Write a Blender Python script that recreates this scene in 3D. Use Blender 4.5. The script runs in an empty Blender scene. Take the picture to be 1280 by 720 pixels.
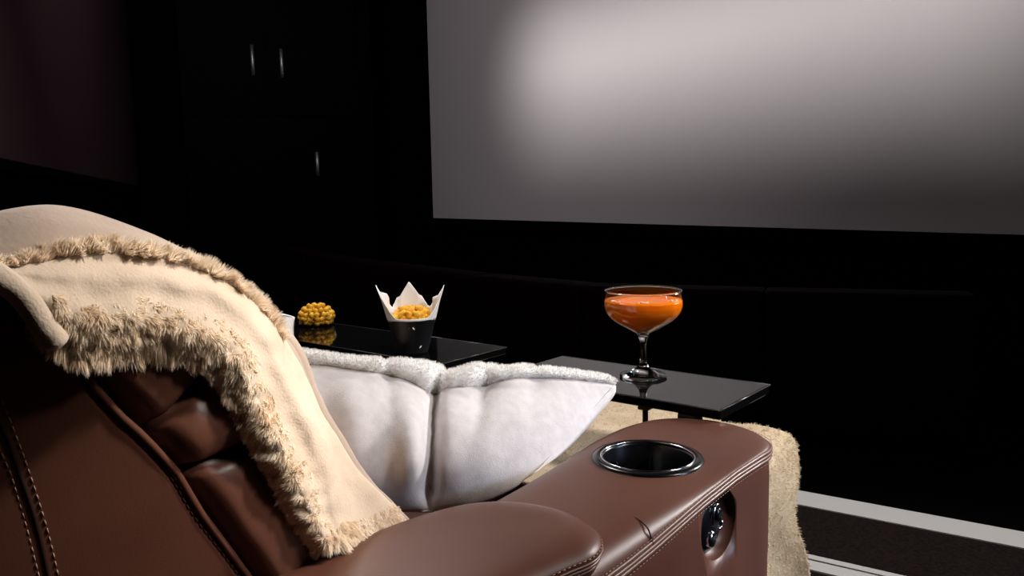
import bpy, math, random
from mathutils import Vector, noise
random.seed(7)
S = 1.15          # metres per design unit
CH = 0.97         # camera height above the floor
C = bpy.context.scene.collection
PI = math.pi
FL = -CH / S      # floor height in chair units

# ------------------------------------------------------------------ camera
foc = 1000.0
pit = math.atan(.120); rol = .0196
cF = Vector((0, math.cos(pit), -math.sin(pit)))
cU0 = Vector((0, math.sin(pit), math.cos(pit))); cX0 = Vector((1, 0, 0))
cR = math.cos(rol) * cX0 - math.sin(rol) * cU0
cU = math.sin(rol) * cX0 + math.cos(rol) * cU0
cam_d = bpy.data.cameras.new('camera'); cam = bpy.data.objects.new('camera', cam_d); C.objects.link(cam)
cam_d.sensor_width = 36; cam_d.lens = foc * 36 / 1280; cam_d.clip_start = .02
from mathutils import Matrix
M = Matrix((cR, cU, -cF)).transposed().to_4x4(); M.translation = Vector((0, 0, CH)); cam.matrix_world = M
bpy.context.scene.camera = cam

# chair axes: u runs forward (towards the big screen), v runs to the sitter's left
KU = Vector((.63, .7766, 0)); KV = Vector((-.7766, .63, 0))
def D(u, v, z):
    return Vector(((u*KU.x + v*KV.x)*S, (u*KU.y + v*KV.y)*S, z*S + CH))
def ray(x, y):
    return cF + cR*((x-640)/foc) + cU*((360-y)/foc)
def gp(x, y, u=None, v=None, z=None):
    """point of the chair frame seen at photo position x, y on a plane u, v or z = const"""
    r = ray(x, y); d = (r.dot(KU), r.dot(KV), r.z)
    t = u/d[0] if u is not None else v/d[1] if v is not None else z/d[2]
    return (t*d[0], t*d[1], t*d[2])
def GP(x, y, v): return D(*gp(x, y, v=v))

# ------------------------------------------------------------------ objects
def tagit(o, label=None, cat=None, group=None, kind=None):
    if label: o['label'] = label
    if cat: o['category'] = cat
    if group: o['group'] = group
    if kind: o['kind'] = kind
    return o
def empty(name, loc, label, cat, group=None):
    o = bpy.data.objects.new(name, None); C.objects.link(o); o.location = loc; o.empty_display_size = .05
    return tagit(o, label, cat, group)
def wloc(o):
    l = Vector((0, 0, 0))
    while o: l += o.location; o = o.parent
    return l
def mesh(name, vs, fs, mat, parent=None, smooth=True, solid=0, origin=None, mats=None, fm=None, sub=0):
    base = wloc(parent) if parent else Vector((0, 0, 0))
    off = origin if origin is not None else base
    me = bpy.data.meshes.new(name)
    me.from_pydata([tuple(Vector(v) - off) for v in vs], [], fs)
    for m in (mats or [mat]): me.materials.append(m)
    if fm: me.polygons.foreach_set('material_index', fm)
    me.polygons.foreach_set('use_smooth', [smooth]*len(me.polygons))
    me.update()
    o = bpy.data.objects.new(name, me); C.objects.link(o)
    if parent: o.parent = parent
    o.location = off - base
    if solid:
        m = o.modifiers.new('thickness', 'SOLIDIFY'); m.thickness = solid; m.offset = -1
    if sub:
        m = o.modifiers.new('smooth', 'SUBSURF'); m.levels = sub; m.render_levels = sub
    return o
class MB:
    def __init__(s): s.v = []; s.f = []
    def add(s, v, f):
        n = len(s.v); s.v += [Vector(q) for q in v]; s.f += [tuple(i+n for i in q) for q in f]; return s
    def build(s, name, mat, parent=None, **k): return mesh(name, s.v, s.f, mat, parent, **k)
def loft(rings, cap0=True, cap1=True):
    n = len(rings[0]); v = [p for r in rings for p in r]; f = []
    for i in range(len(rings)-1):
        for j in range(n):
            k = (j+1) % n
            f.append((i*n+j, i*n+k, (i+1)*n+k, (i+1)*n+j))
    if cap0: f.append(tuple(range(n))[::-1])
    if cap1: f.append(tuple((len(rings)-1)*n + j for j in range(n)))
    return v, f
def cr(p0, p1, p2, p3, t):
    return [.5*((2*b) + (-a+c)*t + (2*a-5*b+4*c-d)*t*t + (-a+3*b-3*c+d)*t*t*t) for a, b, c, d in zip(p0, p1, p2, p3)]
def spline(pts, n):
    """catmull-rom through the points, n samples a span"""
    P = [list(p) for p in pts]; P = [[2*a-b for a, b in zip(P[0], P[1])]] + P + [[2*a-b for a, b in zip(P[-1], P[-2])]]
    out = []
    for i in range(1, len(P)-2):
        for k in range(n): out.append(cr(P[i-1], P[i], P[i+1], P[i+2], k/n))
    out.append(P[-2]); return out
def interp(tab, x):
    if x <= tab[0][0]: return tab[0][1]
    for (a, b), (c, d) in zip(tab, tab[1:]):
        if x <= c: return b + (d-b)*(x-a)/(c-a)
    return tab[-1][1]
def fit(ctrl, nr, nc):
    """bicubic grid through control rows"""
    rows = [spline(r, nc) for r in ctrl]
    cols = [spline([r[j] for r in rows], nr) for j in range(len(rows[0]))]
    return [[cols[j][i] for j in range(len(cols))] for i in range(len(cols[0]))]
def gridf(R, Cn):
    return [(i*Cn+j, i*Cn+j+1, (i+1)*Cn+j+1, (i+1)*Cn+j) for i in range(R-1) for j in range(Cn-1)]
def tube(path, r, n=8, closed=False):
    path = [Vector(p) for p in path]; rings = []; N = len(path)
    up = Vector((0, 0, 1)); last = None
    for i, p in enumerate(path):
        t = (path[(i+1) % N if closed else min(i+1, N-1)] - path[(i-1) % N if closed else max(i-1, 0)]).normalized()
        a = last - t*last.dot(t) if last is not None else t.cross(up if abs(t.z) < .9 else Vector((1, 0, 0)))
        a.normalize(); last = a; b = t.cross(a)
        rr = r(i/(N-1)) if callable(r) else r
        rings.append([p + (a*math.cos(q*2*PI/n) + b*math.sin(q*2*PI/n))*rr for q in range(n)])
    if closed: rings.append(rings[0])
    return loft(rings, not closed, not closed)
def lathe(prof, c, n=48, close=False):
    c = Vector(c); rings = [[c + Vector((r*math.cos(a*2*PI/n), r*math.sin(a*2*PI/n), h)) for a in range(n)] for r, h in prof]
    return loft(rings, not close and prof[0][0] > 0, not close and prof[-1][0] > 0)
def rbox(c, ax, ay, az, hx, hy, hz, r=.01, n=3):
    """rounded box, axes as vectors"""
    c, ax, ay, az = Vector(c), Vector(ax), Vector(ay), Vector(az); rings = []
    r = min(r, hx*.99, hy*.99, hz*.99)
    def ring(ins, z):
        o = []
        for sx, sy, a0 in ((1, 1, 0), (-1, 1, 90), (-1, -1, 180), (1, -1, 270)):
            for k in range(n+1):
                a = math.radians(a0 + 90*k/n); rr = r-ins
                o.append(c + ax*(sx*(hx-r) + rr*math.cos(a)) + ay*(sy*(hy-r) + rr*math.sin(a)) + az*z)
        return o
    for k in range(n+1):
        a = PI/2*k/n; rings.append(ring(r*(1-math.sin(a)), -hz + r*(1-math.cos(a))))
    for k in range(n+1):
        a = PI/2*(1-k/n); rings.append(ring(r*(1-math.sin(a)), hz - r*(1-math.cos(a))))
    return loft(rings)
AX = (KU, KV, Vector((0, 0, 1)))
def cbox(u0, u1, v0, v1, z0, z1, r=.01, n=4):
    return rbox(D((u0+u1)/2, (v0+v1)/2, (z0+z1)/2), *AX, (u1-u0)/2*S, (v1-v0)/2*S, (z1-z0)/2*S, r*S, n)
def nz(x, y, z=0.): return noise.noise(Vector((x, y, z)))

# ------------------------------------------------------------------ materials
def mat(name, col, rough=.5, spec=.5, metal=0., bump=None, sheen=0., coat=0., sss=0., trans=0., ior=1.45, var=None, sheen_col=None, co=None):
    m = bpy.data.materials.new(name); m.use_nodes = True; nt = m.node_tree; b = nt.nodes['Principled BSDF']
    b.inputs['Base Color'].default_value = (*col, 1); b.inputs['Roughness'].default_value = rough
    b.inputs['Specular IOR Level'].default_value = spec; b.inputs['Metallic'].default_value = metal
    b.inputs['Sheen Weight'].default_value = sheen; b.inputs['Coat Weight'].default_value = coat
    b.inputs['Transmission Weight'].default_value = trans; b.inputs['IOR'].default_value = ior
    b.inputs['Subsurface Weight'].default_value = sss
    if sss: b.inputs['Subsurface Radius'].default_value = (.02, .01, .005)
    tc = nt.nodes.new('ShaderNodeTexCoord')
    if var:      # (second colour, scale, detail)
        n = nt.nodes.new('ShaderNodeTexNoise'); n.inputs['Scale'].default_value = var[1]; n.inputs['Detail'].default_value = var[2]
        r = nt.nodes.new('ShaderNodeValToRGB'); r.color_ramp.elements[0].color = (*col, 1); r.color_ramp.elements[1].color = (*var[0], 1)
        r.color_ramp.elements[0].position = .35; r.color_ramp.elements[1].position = .65
        nt.links.new(tc.outputs['Object'], n.inputs['Vector']); nt.links.new(n.outputs['Fac'], r.inputs['Fac']); nt.links.new(r.outputs['Color'], b.inputs['Base Color'])
    if bump:     # list of (kind, scale, strength)
        prev = None
        for kind, sc, st in bump:
            n = nt.nodes.new({'noise': 'ShaderNodeTexNoise', 'voronoi': 'ShaderNodeTexVoronoi', 'wave': 'ShaderNodeTexWave', 'wavez': 'ShaderNodeTexWave'}[kind])
            n.inputs['Scale'].default_value = sc
            if kind == 'noise': n.inputs['Detail'].default_value = 4
            if kind.startswith('wave'):
                n.inputs['Distortion'].default_value = 1.5; n.bands_direction = 'Z' if kind == 'wavez' else 'X'
            bp = nt.nodes.new('ShaderNodeBump'); bp.inputs['Strength'].default_value = st; bp.inputs['Distance'].default_value = .002
            nt.links.new(tc.outputs['Object'], n.inputs['Vector'])
            nt.links.new(n.outputs['Distance' if kind == 'voronoi' else 'Fac'], bp.inputs['Height'])
            if prev: nt.links.new(prev.outputs['Normal'], bp.inputs['Normal'])
            prev = bp
        nt.links.new(prev.outputs['Normal'], b.inputs['Normal'])
    return m
M_leather = mat('brown_leather', (.102, .039, .024), .40, .33, bump=[('noise', 700, .05), ('noise', 30, .05)], var=((.086, .031, .020), 9, 2))
M_piping = mat('leather_piping', (.15, .072, .052), .38, .5)
M_darkthread = mat('brown_thread', (.06, .026, .018), .7, .2)
M_thread = mat('tan_thread', (.27, .17, .12), .7, .2)
M_groove = mat('seam_shadow_leather', (.02, .008, .006), .8, .1)
M_blackpl = mat('black_plastic', (.004, .004, .005), .24, .4)
M_chrome = mat('dark_chrome', (.45, .46, .50), .18, .5, metal=1)
M_suede = mat('taupe_suede', (.38, .29, .23), .9, .15, sheen=.35, bump=[('noise', 60, .25), ('noise', 320, .2)], var=((.32, .24, .185), 14, 4))
M_plush = mat('cream_plush', (.56, .44, .335), .95, .1, sheen=.4, bump=[('noise', 90, .35), ('noise', 500, .3)], var=((.49, .375, .275), 18, 3))
def furmat(name, c1, c2, scale, tr=.35):
    m = bpy.data.materials.new(name); m.use_nodes = True; nt = m.node_tree; nt.nodes.clear()
    o = nt.nodes.new('ShaderNodeOutputMaterial'); mx = nt.nodes.new('ShaderNodeMixShader'); d = nt.nodes.new('ShaderNodeBsdfDiffuse'); t = nt.nodes.new('ShaderNodeBsdfTranslucent')
    tc = nt.nodes.new('ShaderNodeTexCoord'); n = nt.nodes.new('ShaderNodeTexNoise'); n.inputs['Scale'].default_value = scale
    r = nt.nodes.new('ShaderNodeValToRGB'); r.color_ramp.elements[0].color = (*c1, 1); r.color_ramp.elements[1].color = (*c2, 1); r.color_ramp.elements[0].position = .4; r.color_ramp.elements[1].position = .65
    nt.links.new(tc.outputs['Object'], n.inputs['Vector']); nt.links.new(n.outputs['Fac'], r.inputs['Fac'])
    for q in (d, t): nt.links.new(r.outputs['Color'], q.inputs['Color'])
    mx.inputs[0].default_value = tr
    nt.links.new(d.outputs[0], mx.inputs[1]); nt.links.new(t.outputs[0], mx.inputs[2]); nt.links.new(mx.outputs[0], o.inputs[0])
    return m
M_fur = furmat('cream_fur', (.95, .86, .73), (.86, .73, .57), 40, .55)
M_throw = mat('ivory_throw', (.66, .54, .38), .95, .1, bump=[('noise', 70, .5)], var=((.54, .42, .28), 22, 3))
M_throwfur = furmat('ivory_fur', (.88, .79, .63), (.78, .65, .47), 30)
M_linen = mat('linen', (.76, .71, .69), .95, .03, bump=[('noise', 700, .2), ('noise', 60, .12)], var=((.68, .63, .61), 90, 8))
M_white = mat('white_fleece', (.86, .845, .82), .95, .1, bump=[('noise', 160, .2)])
M_whitefur = furmat('white_fur', (.9, .88, .85), (.84, .82, .79), 30)
M_tray = mat('black_glass', (.003, .003, .003), .05, .12)
M_trayedge = mat('black_glass_edge', (.03, .03, .032), .25, .6)
M_matteblack = mat('matte_black_metal', (.01, .01, .011), .45, .4)
M_wall = mat('black_wall', (.0007, .0006, .0007), .9, .02)
M_cab = mat('black_lacquer', (.0004, .0004, .0005), .6, .03)
M_handle = mat('brushed_steel', (.5, .5, .5), .5, .5, metal=1)
M_panel = mat('plum_fabric', (.040, .020, .025), .95, .08, bump=[('noise', 300, .2)])
M_carpet = mat('charcoal_carpet', (.022, .015, .014), .97, .05, bump=[('noise', 260, .6)], var=((.012, .009, .009), 120, 3))
M_floor2 = mat('black_carpet', (.003, .002, .003), .97, .03)
M_edge = mat('white_edging', (.72, .70, .68), .6, .3)
M_maroon = mat('maroon_leather', (.0045, .0010, .0014), .8, .03)
M_cup = mat('black_card', (.018, .018, .022), .35, .5)
M_paper = mat('white_paper', (.88, .87, .85), .85, .15)
M_snack = mat('cheese_snack', (.82, .36, .02), .6, .3, sss=.2, bump=[('noise', 140, .5)], var=((.86, .50, .04), 60, 2))
M_nut = mat('golden_corn_nut', (.80, .36, .015), .4, .4, var=((.92, .56, .05), 70, 1))
M_screen = mat('projection_screen', (.80, .76, .76), .55, .35)

def glassmix(name, ior=1.45, rough=.02, tint=(1, 1, 1)):
    m = bpy.data.materials.new(name); m.use_nodes = True; nt = m.node_tree; nt.nodes.clear()
    o = nt.nodes.new('ShaderNodeOutputMaterial'); mx = nt.nodes.new('ShaderNodeMixShader'); t = nt.nodes.new('ShaderNodeBsdfTransparent')
    g = nt.nodes.new('ShaderNodeBsdfGlossy'); fr = nt.nodes.new('ShaderNodeFresnel')
    fr.inputs['IOR'].default_value = ior; g.inputs['Roughness'].default_value = rough; t.inputs['Color'].default_value = (*tint, 1)
    ge = nt.nodes.new('ShaderNodeNewGeometry'); iv = nt.nodes.new('ShaderNodeMath'); iv.operation = 'SUBTRACT'; iv.inputs[0].default_value = 1; mu = nt.nodes.new('ShaderNodeMath'); mu.operation = 'MULTIPLY'
    nt.links.new(ge.outputs['Backfacing'], iv.inputs[1]); nt.links.new(iv.outputs[0], mu.inputs[0]); nt.links.new(fr.outputs[0], mu.inputs[1]); nt.links.new(mu.outputs[0], mx.inputs[0]); nt.links.new(t.outputs[0], mx.inputs[1]); nt.links.new(g.outputs[0], mx.inputs[2]); nt.links.new(mx.outputs[0], o.inputs[0])
    return m
M_glass = glassmix('clear_glass', 1.5, .04)
M_stem = mat('solid_clear_glass', (1, 1, 1), .02, .5, trans=1, ior=1.5)
M_drink = mat('orange_cocktail', (1.0, .20, .003), .15, .18, sss=.8)
M_foam = mat('pale_foam', (.85, .55, .38), .5, .4)

# ------------------------------------------------------------------ fur
def strands(mb, pts, w=.0009, seg=2):
    """pts: (root, direction*length, bend vector)"""
    V, Fc = mb.v, mb.f
    for p, d, b in pts:
        L = d.length
        if L < 1e-5: continue
        s = d.cross(Vector((random.uniform(-1, 1), random.uniform(-1, 1), random.uniform(-1, 1))))
        if s.length < 1e-7: continue
        s.normalize(); s *= w*random.uniform(.7, 1.3); n = len(V)
        m = p + d*.55 + b*.3; e = p + d + b
        V += [p-s, p+s, m-s*.8, m+s*.8, e]
        Fc += [(n, n+1, n+3, n+2), (n+2, n+3, n+4)]
def surfgrid(G, normal_sign=1):
    """normals of a grid of Vectors"""
    R, Cn = len(G), len(G[0]); N = []
    for i in range(R):
        row = []
        for j in range(Cn):
            a = G[min(i+1, R-1)][j] - G[max(i-1, 0)][j]; b = G[i][min(j+1, Cn-1)] - G[i][max(j-1, 0)]
            n = a.cross(b); n = n.normalized() if n.length > 1e-9 else Vector((0, 0, 1)); row.append(n*normal_sign)
        N.append(row)
    return N
def sample(G, fi, fj):
    i = min(int(fi), len(G)-2); j = min(int(fj), len(G[0])-2); a = fi-i; b = fj-j
    return (G[i][j]*(1-b) + G[i][j+1]*b)*(1-a) + (G[i+1][j]*(1-b) + G[i+1][j+1]*b)*a
def grow(mb, G, N, count, fn, w=.0009, clump=.5, csz=.006):
    """fn(s, t) -> (length, direction offset vector, probability) ; s along rows, t along columns"""
    R, Cn = len(G)-1, len(G[0])-1; out = []
    for _ in range(count):
        s, t = random.random(), random.random()
        L, off, pr = fn(s, t)
        if pr < random.random() or L <= 0: continue
        p = sample(G, s*R, t*Cn); n = sample(N, s*R, t*Cn)
        # clumping: strands inside one noise cell lean the same way
        q = p/csz
        c = Vector((nz(q.x, q.y, q.z), nz(q.y+31, q.z, q.x), nz(q.z, q.x+17, q.y)))
        rnd = Vector((random.uniform(-1, 1), random.uniform(-1, 1), random.uniform(-1, 1)))
        d = (n + off + c*clump*2.2 + rnd*.25)
        d.normalize(); L *= random.uniform(.65, 1.15)
        out.append((p - n*.001, d*L, (off*.35 + c*.5 + Vector((0, 0, -.25)))*L*.5))
    strands(mb, out, w)

# ------------------------------------------------------------------ recliner
rec = empty('recliner', D(.5, .7, FL), 'brown leather recliner with a black cup holder in its armrest, nearest the camera', 'recliner')
WING = [(-.80, .36), (-.45, .34), (-.30, .300), (-.24, .269), (-.213, .254), (-.188, .240), (-.159, .227), (-.134, .210), (-.118, .197), (-.098, .184), (-.074, .173), (-.05, .166), (-.02, .158)]
REAR = [(-.80, .16), (-.30, .130), (-.196, .118), (-.141, .109), (-.117, .103), (-.097, .097), (-.05, .088), (-.02, .084)]
SL = .33
def wingv(u, z): return .44 + SL*(interp(WING, z) - u)
def wp(x, y, dv=-.0003):
    v = .44
    for _ in range(12):
        u, _v, z = gp(x, y, v=v); v = .44 + SL*(interp(WING, z) - u)
    return gp(x, y, v=v+dv)
def rrect(u0, u1, v0, v1, z, r, ins=0, n=6):
    U1 = u1
    o = []; r = max(.0005, min(r, (u1-u0)/2-.0005))
    u0 += ins; u1 -= ins; v0 += ins; v1 -= ins; r = max(.0005, r-ins*.3)
    for (cu, cv, a0) in ((u1-r, v1-r, 0), (u0+r, v1-r, 90), (u0+r, v0+r, 180), (u1-r, v0+r, 270)):
        for k in range(n+1):
            a = math.radians(a0+90*k/n); uu = cu + r*math.cos(a); vv = cv + r*math.sin(a)
            if cv < .7: vv += SL*max(0, U1-uu)
            o.append(D(uu, vv, z))
    return o
rings = []
zs = [-.80] + [-.45 + .02*i for i in range(20)]
for z in zs: rings.append(rrect(interp(REAR, z), interp(WING, z), .44, 1.03, z, .008))
for k in range(1, 7):
    a = PI/2*k/6; z = -.05 + .022*math.sin(a); rings.append(rrect(interp(REAR, z), interp(WING, z), .44, 1.03, z, .008, .022*(1-math.cos(a))))
v, f = loft(rings); mesh('back_shell', v, f, M_leather, rec)
# seam piping and double stitching on the wing
def wingpt(tab_u, z, dv=-.0015): return D(tab_u, .44+dv, z)
def stitches(mb, path, step=.0062, length=.0042, r=.00055, nrm=None):
    """dashes along a dense path (world units)"""
    acc = 0; seg = []; L = 0
    P = [Vector(p) for p in path]; d = [0]
    for a, b in zip(P, P[1:]): d.append(d[-1] + (b-a).length)
    def at(s):
        for i in range(len(d)-1):
            if d[i+1] >= s: return P[i].lerp(P[i+1], (s-d[i])/max(1e-9, d[i+1]-d[i]))
        return P[-1]
    s = 0
    while s + length < d[-1]:
        mb.add(*tube([at(s), at(s+length*.5), at(s+length)], lambda t: r*(1.0 if abs(t-.5) < .3 else .6), 5)); s += step
rear1 = spline([wp(*q) for q in ((-60, 380), (0, 497), (20, 545), (40, 600), (60, 665), (73, 720), (86, 780), (100, 850))], 10)
rear2 = spline([wp(*q) for q in ((-80, 420), (0, 563), (25, 630), (47, 713), (62, 780), (72, 850))], 10)
rmid = spline([wp(*q, 0) for q in ((-70, 400), (0, 528), (22, 585), (44, 650), (60, 717), (74, 780), (86, 850))], 10)
mb = MB(); stitches(mb, [D(*p) for p in rear1]); stitches(mb, [D(*p) for p in rear2])
wf = spline([(interp(WING, z)-.0045, .4415, z) for z in (-.33, -.30, -.27, -.24, -.213, -.188, -.159, -.134)], 8)
hseam = [D(*wp(x, 405 + x*.03, -.0003)) for x in range(-60, 56, 6)]
mb.build('stitching', M_thread, rec)['label'] = 'tan stitching'
mb = MB(); stitches(mb, [D(*p) for p in wf]); mb.build('stitching', M_darkthread, rec)
mb = MB(); mb.add(*tube([D(*p) for p in rmid], .0016)); mb.add(*tube(hseam, .0011))
mb.build('seam_line', M_groove, rec)
mb = MB(); mb.add(*tube([D(interp(WING, z), .4405, z) for z in [-.33 + .01*i for i in range(30)]], .0026)); mb.build('piping', M_leather, rec)

# puffed back cushion: three rolls fanning out from the wing seam
rows = [  # W(u,z) at the wing, F(u,z) at the front
    ((.150, -.034), (.190, -.030)), ((.168, -.062), (.240, -.046)), ((.186, -.100), (.272, -.062)), ((.211, -.133), (.300, -.078)),
    ((.218, -.146), (.324, -.115)), ((.225, -.160), (.345, -.148)), ((.255, -.215), (.380, -.213)), ((.285, -.275), (.418, -.272)), ((.33, -.36), (.42, -.36))]
seam_at = [0, 3, 5, 7.4]
NR = 10
rr = spline([(a[0], a[1], b[0], b[1]) for a, b in rows], NR)
rings = []
def puff(h):
    for a, b in zip(seam_at, seam_at[1:]):
        if a <= h < b:
            t = (h-a)/(b-a); return max(0, math.sin(PI*t))**.24
    return 0
for i, (wu, wz, fu, fz) in enumerate(rr):
    h = i/NR; p = puff(h); ring = []
    fu -= .017 + .022*min(1, max(0, (h-4.3)/1.7)); q0 = Vector((wu, wz)); q1 = Vector((fu, fz)); K = 26
    for k in range(K+1):             # near side from wing to front
        t = k/K; q = q0.lerp(q1, t)
        side = min(1, (t*6))**.5 * (1 if t < .84 else math.sqrt(max(0, 1-((t-.84)/.16)**2)))
        wr = 0
        if h > 3 and h < 5: wr = .0035*math.sin(t*26 + h*2)*max(0, (4.2-h))*min(1, t*2)          # gathers under the first seam
        if 5 < h < 7: wr = .0015*math.sin(t*9 + h*7)
        vv = .460 - (.012 + .020*p)*side - wr*.7 + .0012*nz(q.x*40, q.y*40)
        ring.append(D(q.x, vv, q.y))
    for k in range(1, 13):
        t = k/12; ring.append(D(fu + .010*p*min(1, t*2.5)*(1-.2*abs(t-.5)), .462 + (1.01-.462)*t, fz))
    ring.append(D(wu, 1.01, wz))
    rings.append(ring)
v, f = loft(rings); mesh('back_cushion', v, f, M_leather, rec)

# armrest: outline in plan, then levels
def outline(pts, n=6):
    P = [tuple(p) for p in pts]; o = []
    N = len(P)
    for i in range(N):
        a = P[(i-1) % N]; b = P[i]; c = P[(i+1) % N]; d = P[(i+2) % N]
        for k in range(n): o.append(tuple(cr(a, b, c, d, k/n)))
    return o
def inset(ol, k):
    N = len(ol); o = []
    for i in range(N):
        a = Vector(ol[(i-1) % N]); b = Vector(ol[(i+1) % N]); t = (b-a)
        if t.length < 1e-9: t = Vector((1, 0))
        t.normalize(); n = Vector((-t.y, t.x)); o.append((ol[i][0] + n.x*k, ol[i][1] + n.y*k))
    return o
AOFF = [(.2, -.012), (.5, -.009), (.54, -.007), (.63, 0), (.70, .003), (.76, .002), (.8, -.001), (.85, -.004)]
def aoff(u): return interp(AOFF, u)
ARM = [(.20, .30), (.30, .30), (.45, .30), (.60, .30), (.72, .30), (.775, .3005), (.803, .307), (.824, .322), (.838, .342), (.847, .372), (.843, .405), (.826, .434), (.800, .451), (.76, .457), (.70, .455), (.60, .447), (.45, .44), (.30, .44), (.20, .44), (.197, .37)]
def armmesh(ol, levels, crown=0.0):
    rings = []
    for ins, z in levels:
        o = inset(ol, ins) if ins < .03 else None
        if o is None:
            cv = sum(p[1] for p in ol)/len(ol); cuu = sum(p[0] for p in ol)/len(ol)
            s = 1-(ins)/.075
            base = inset(ol, .03); o = [(p[0] + (min(max(p[0], .26), .77)-p[0])*(1-s), p[1] + (cv-p[1])*(1-s)) for p in base]
        rings.append([D(p[0], p[1], z + (aoff(p[0])*min(1, max(0, (-.2634-z)/.007)) if z > -.32 else 0)) for p in o])
    return loft(rings)
ol = outline(ARM, 6)
lv = [(0, FL+.03), (0, -.5), (-.001, -.36), (-.001, -.30), (0, -.281), (.0015, -.2765), (.0025, -.2745), (.001, -.2725), (-.002, -.269), (-.0015, -.2655), (.0015, -.261), (.006, -.2570), (.012, -.2543), (.020, -.2528), (.029, -.2522), (.045, -.2520), (.06, -.252), (.072, -.252)]
lv = [(a, b if b < -.2725 else -.2725 + (b+.2725)*.46) for a, b in lv]
v, f = armmesh(ol, lv)
arm = mesh('armrest', v, f, M_leather, rec)
def cut(ob, vs, fs):
    """carve a real hollow and bake the result"""
    c = mesh('cutter', vs, fs, M_leather); md = ob.modifiers.new('b', 'BOOLEAN'); md.operation = 'DIFFERENCE'; md.object = c; md.solver = 'EXACT'
    dg = bpy.context.evaluated_depsgraph_get(); dg.update()
    me = bpy.data.meshes.new_from_object(ob.evaluated_get(dg)); ob.modifiers.clear(); ob.data = me
    bpy.data.objects.remove(c)
CUP = D(.6745, .3795, -.2630)
cv, cf = lathe([(.044*S, -.10), (.044*S, .03)], CUP, 48); cut(arm, cv, cf)
SW = (.664, .300, -.307)
def ell(c, au, av, az, n=28, m=18, tilt=0.):
    rings = []
    for i in range(1, m):
        ph = PI*i/m; rings.append([])
        for k in range(n):
            a = 2*PI*k/n; x = au*math.sin(ph)*math.cos(a); z = az*math.sin(ph)*math.sin(a); y = av*math.cos(ph)
            x, z = x*math.cos(tilt) - z*math.sin(tilt), x*math.sin(tilt) + z*math.cos(tilt)
            rings[-1].append(D(c[0]+x, c[1]+y, c[2]+z))
    return loft(rings)
cv, cf = ell(SW, .038, .021, .033, tilt=-.25); cut(arm, cv, cf)
# cup holder: chrome-lipped black liner
cu = mesh('cup_holder', *lathe([(.0, -.085), (.038*S, -.085), (.0435*S, -.06), (.0435*S, -.001), (.0445*S, .0015), (.049*S, .0035), (.0535*S, .0025), (.055*S, -.0005), (.054*S, -.004), (.0436*S, -.006), (.0436*S, -.06), (.039*S, -.088), (0, -.088)], CUP, 64, close=True), M_blackpl, rec)
cu['label'] = 'black round cup holder'
ri = [CUP + Vector((math.cos(a*2*PI/48)*.0455*S, math.sin(a*2*PI/48)*.0455*S, .0026)) for a in range(48)]
mesh('rim', *tube(ri, .0013, 8, True), M_chrome, cu)
for a in range(6):    # gripping fins inside the liner
    aa = a*PI/3 + .3; c = CUP + Vector((math.cos(aa)*.040*S, math.sin(aa)*.040*S, -.045)); d = Vector((math.cos(aa), math.sin(aa), 0))
    mesh('fin', *rbox(c, d, Vector((-d.y, d.x, 0)), Vector((0, 0, 1)), .005, .0012, .03, .001, 2), M_blackpl, cu)
# switch in its hollow
sw = mesh('control_switch', *ell((SW[0]-.007, .309, SW[2]), .027, .009, .0275, tilt=-.25), M_blackpl, rec); sw['label'] = 'black and chrome oval control switch'
def disc(c, r, h, name, m, par, au=1., az=1.):
    rings = []
    for rr_, vv in ((r*.9, .004), (r, .002), (r, -h*.6), (r*.85, -h), (r*.3, -h*1.05)):
        rings.append([D(c[0]+rr_*au*math.cos(a*2*PI/24), c[1]+vv, c[2]+rr_*az*math.sin(a*2*PI/24)) for a in range(24)])
    return mesh(name, *loft(rings), m, par)
disc((SW[0]+.000, .302, SW[2]+.009), .0065, .004, 'button', M_blackpl, sw)
disc((SW[0]-.013, .302, SW[2]-.010), .0075, .004, 'button', M_chrome, sw)
arc = [D(SW[0]-.001+.011*math.cos(a), .3005, SW[2]+.008+.011*math.sin(a)) for a in [PI*(.35 + .09*k) for k in range(12)]]
mesh('button', *tube(arc, lambda t: .0022*math.sin(PI*(.1+.8*t)), 8), M_chrome, sw)
arc = [D(SW[0]+.007+.004*math.cos(a), .3015, SW[2]-.001+.006*math.sin(a)) for a in [PI*(1.3 + .09*k) for k in range(9)]]
mesh('button', *tube(arc, .0018, 8), M_chrome, sw)
# arm seam: parallel welts and stitches just above and below the seam groove
def alongarm(ins, z, u0=.30, i0=1, i1=13):
    o = inset(outline(ARM, 14), ins); return [D(p[0], p[1], z + aoff(p[0])) for p in o[14*i0:14*i1+1]]
mb = MB()
for ins, z in ((-.0020, -.2705), (-.0022, -.2745), (-.0016, -.2787)): mb.add(*tube(alongarm(ins, z, i1=11), .0019, 8))
mb.build('piping', M_piping, rec)
mb = MB(); stitches(mb, alongarm(-.0028, -.2670, i1=9), .0058, .004, .0005); stitches(mb, alongarm(-.0020, -.2825, i1=9), .0058, .004, .0005)
mb.build('stitching', M_thread, rec)
# short tuck seam across the roll of the armrest
mb = MB(); mb.add(*tube([D(q[0], q[1], q[2] + aoff(q[0])*min(1, max(0, (-.2634-q[2])/.007)) - .0003) for q in spline([(.536, .2965, -.2710), (.5365, .2985, -.2685), (.538, .3020, -.2655), (.541, .3100, -.2640), (.545, .321, -.2635)], 6)], lambda t: .0010*(1-.6*t), 6))
mb.build('seam_line', M_groove, rec)

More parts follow.
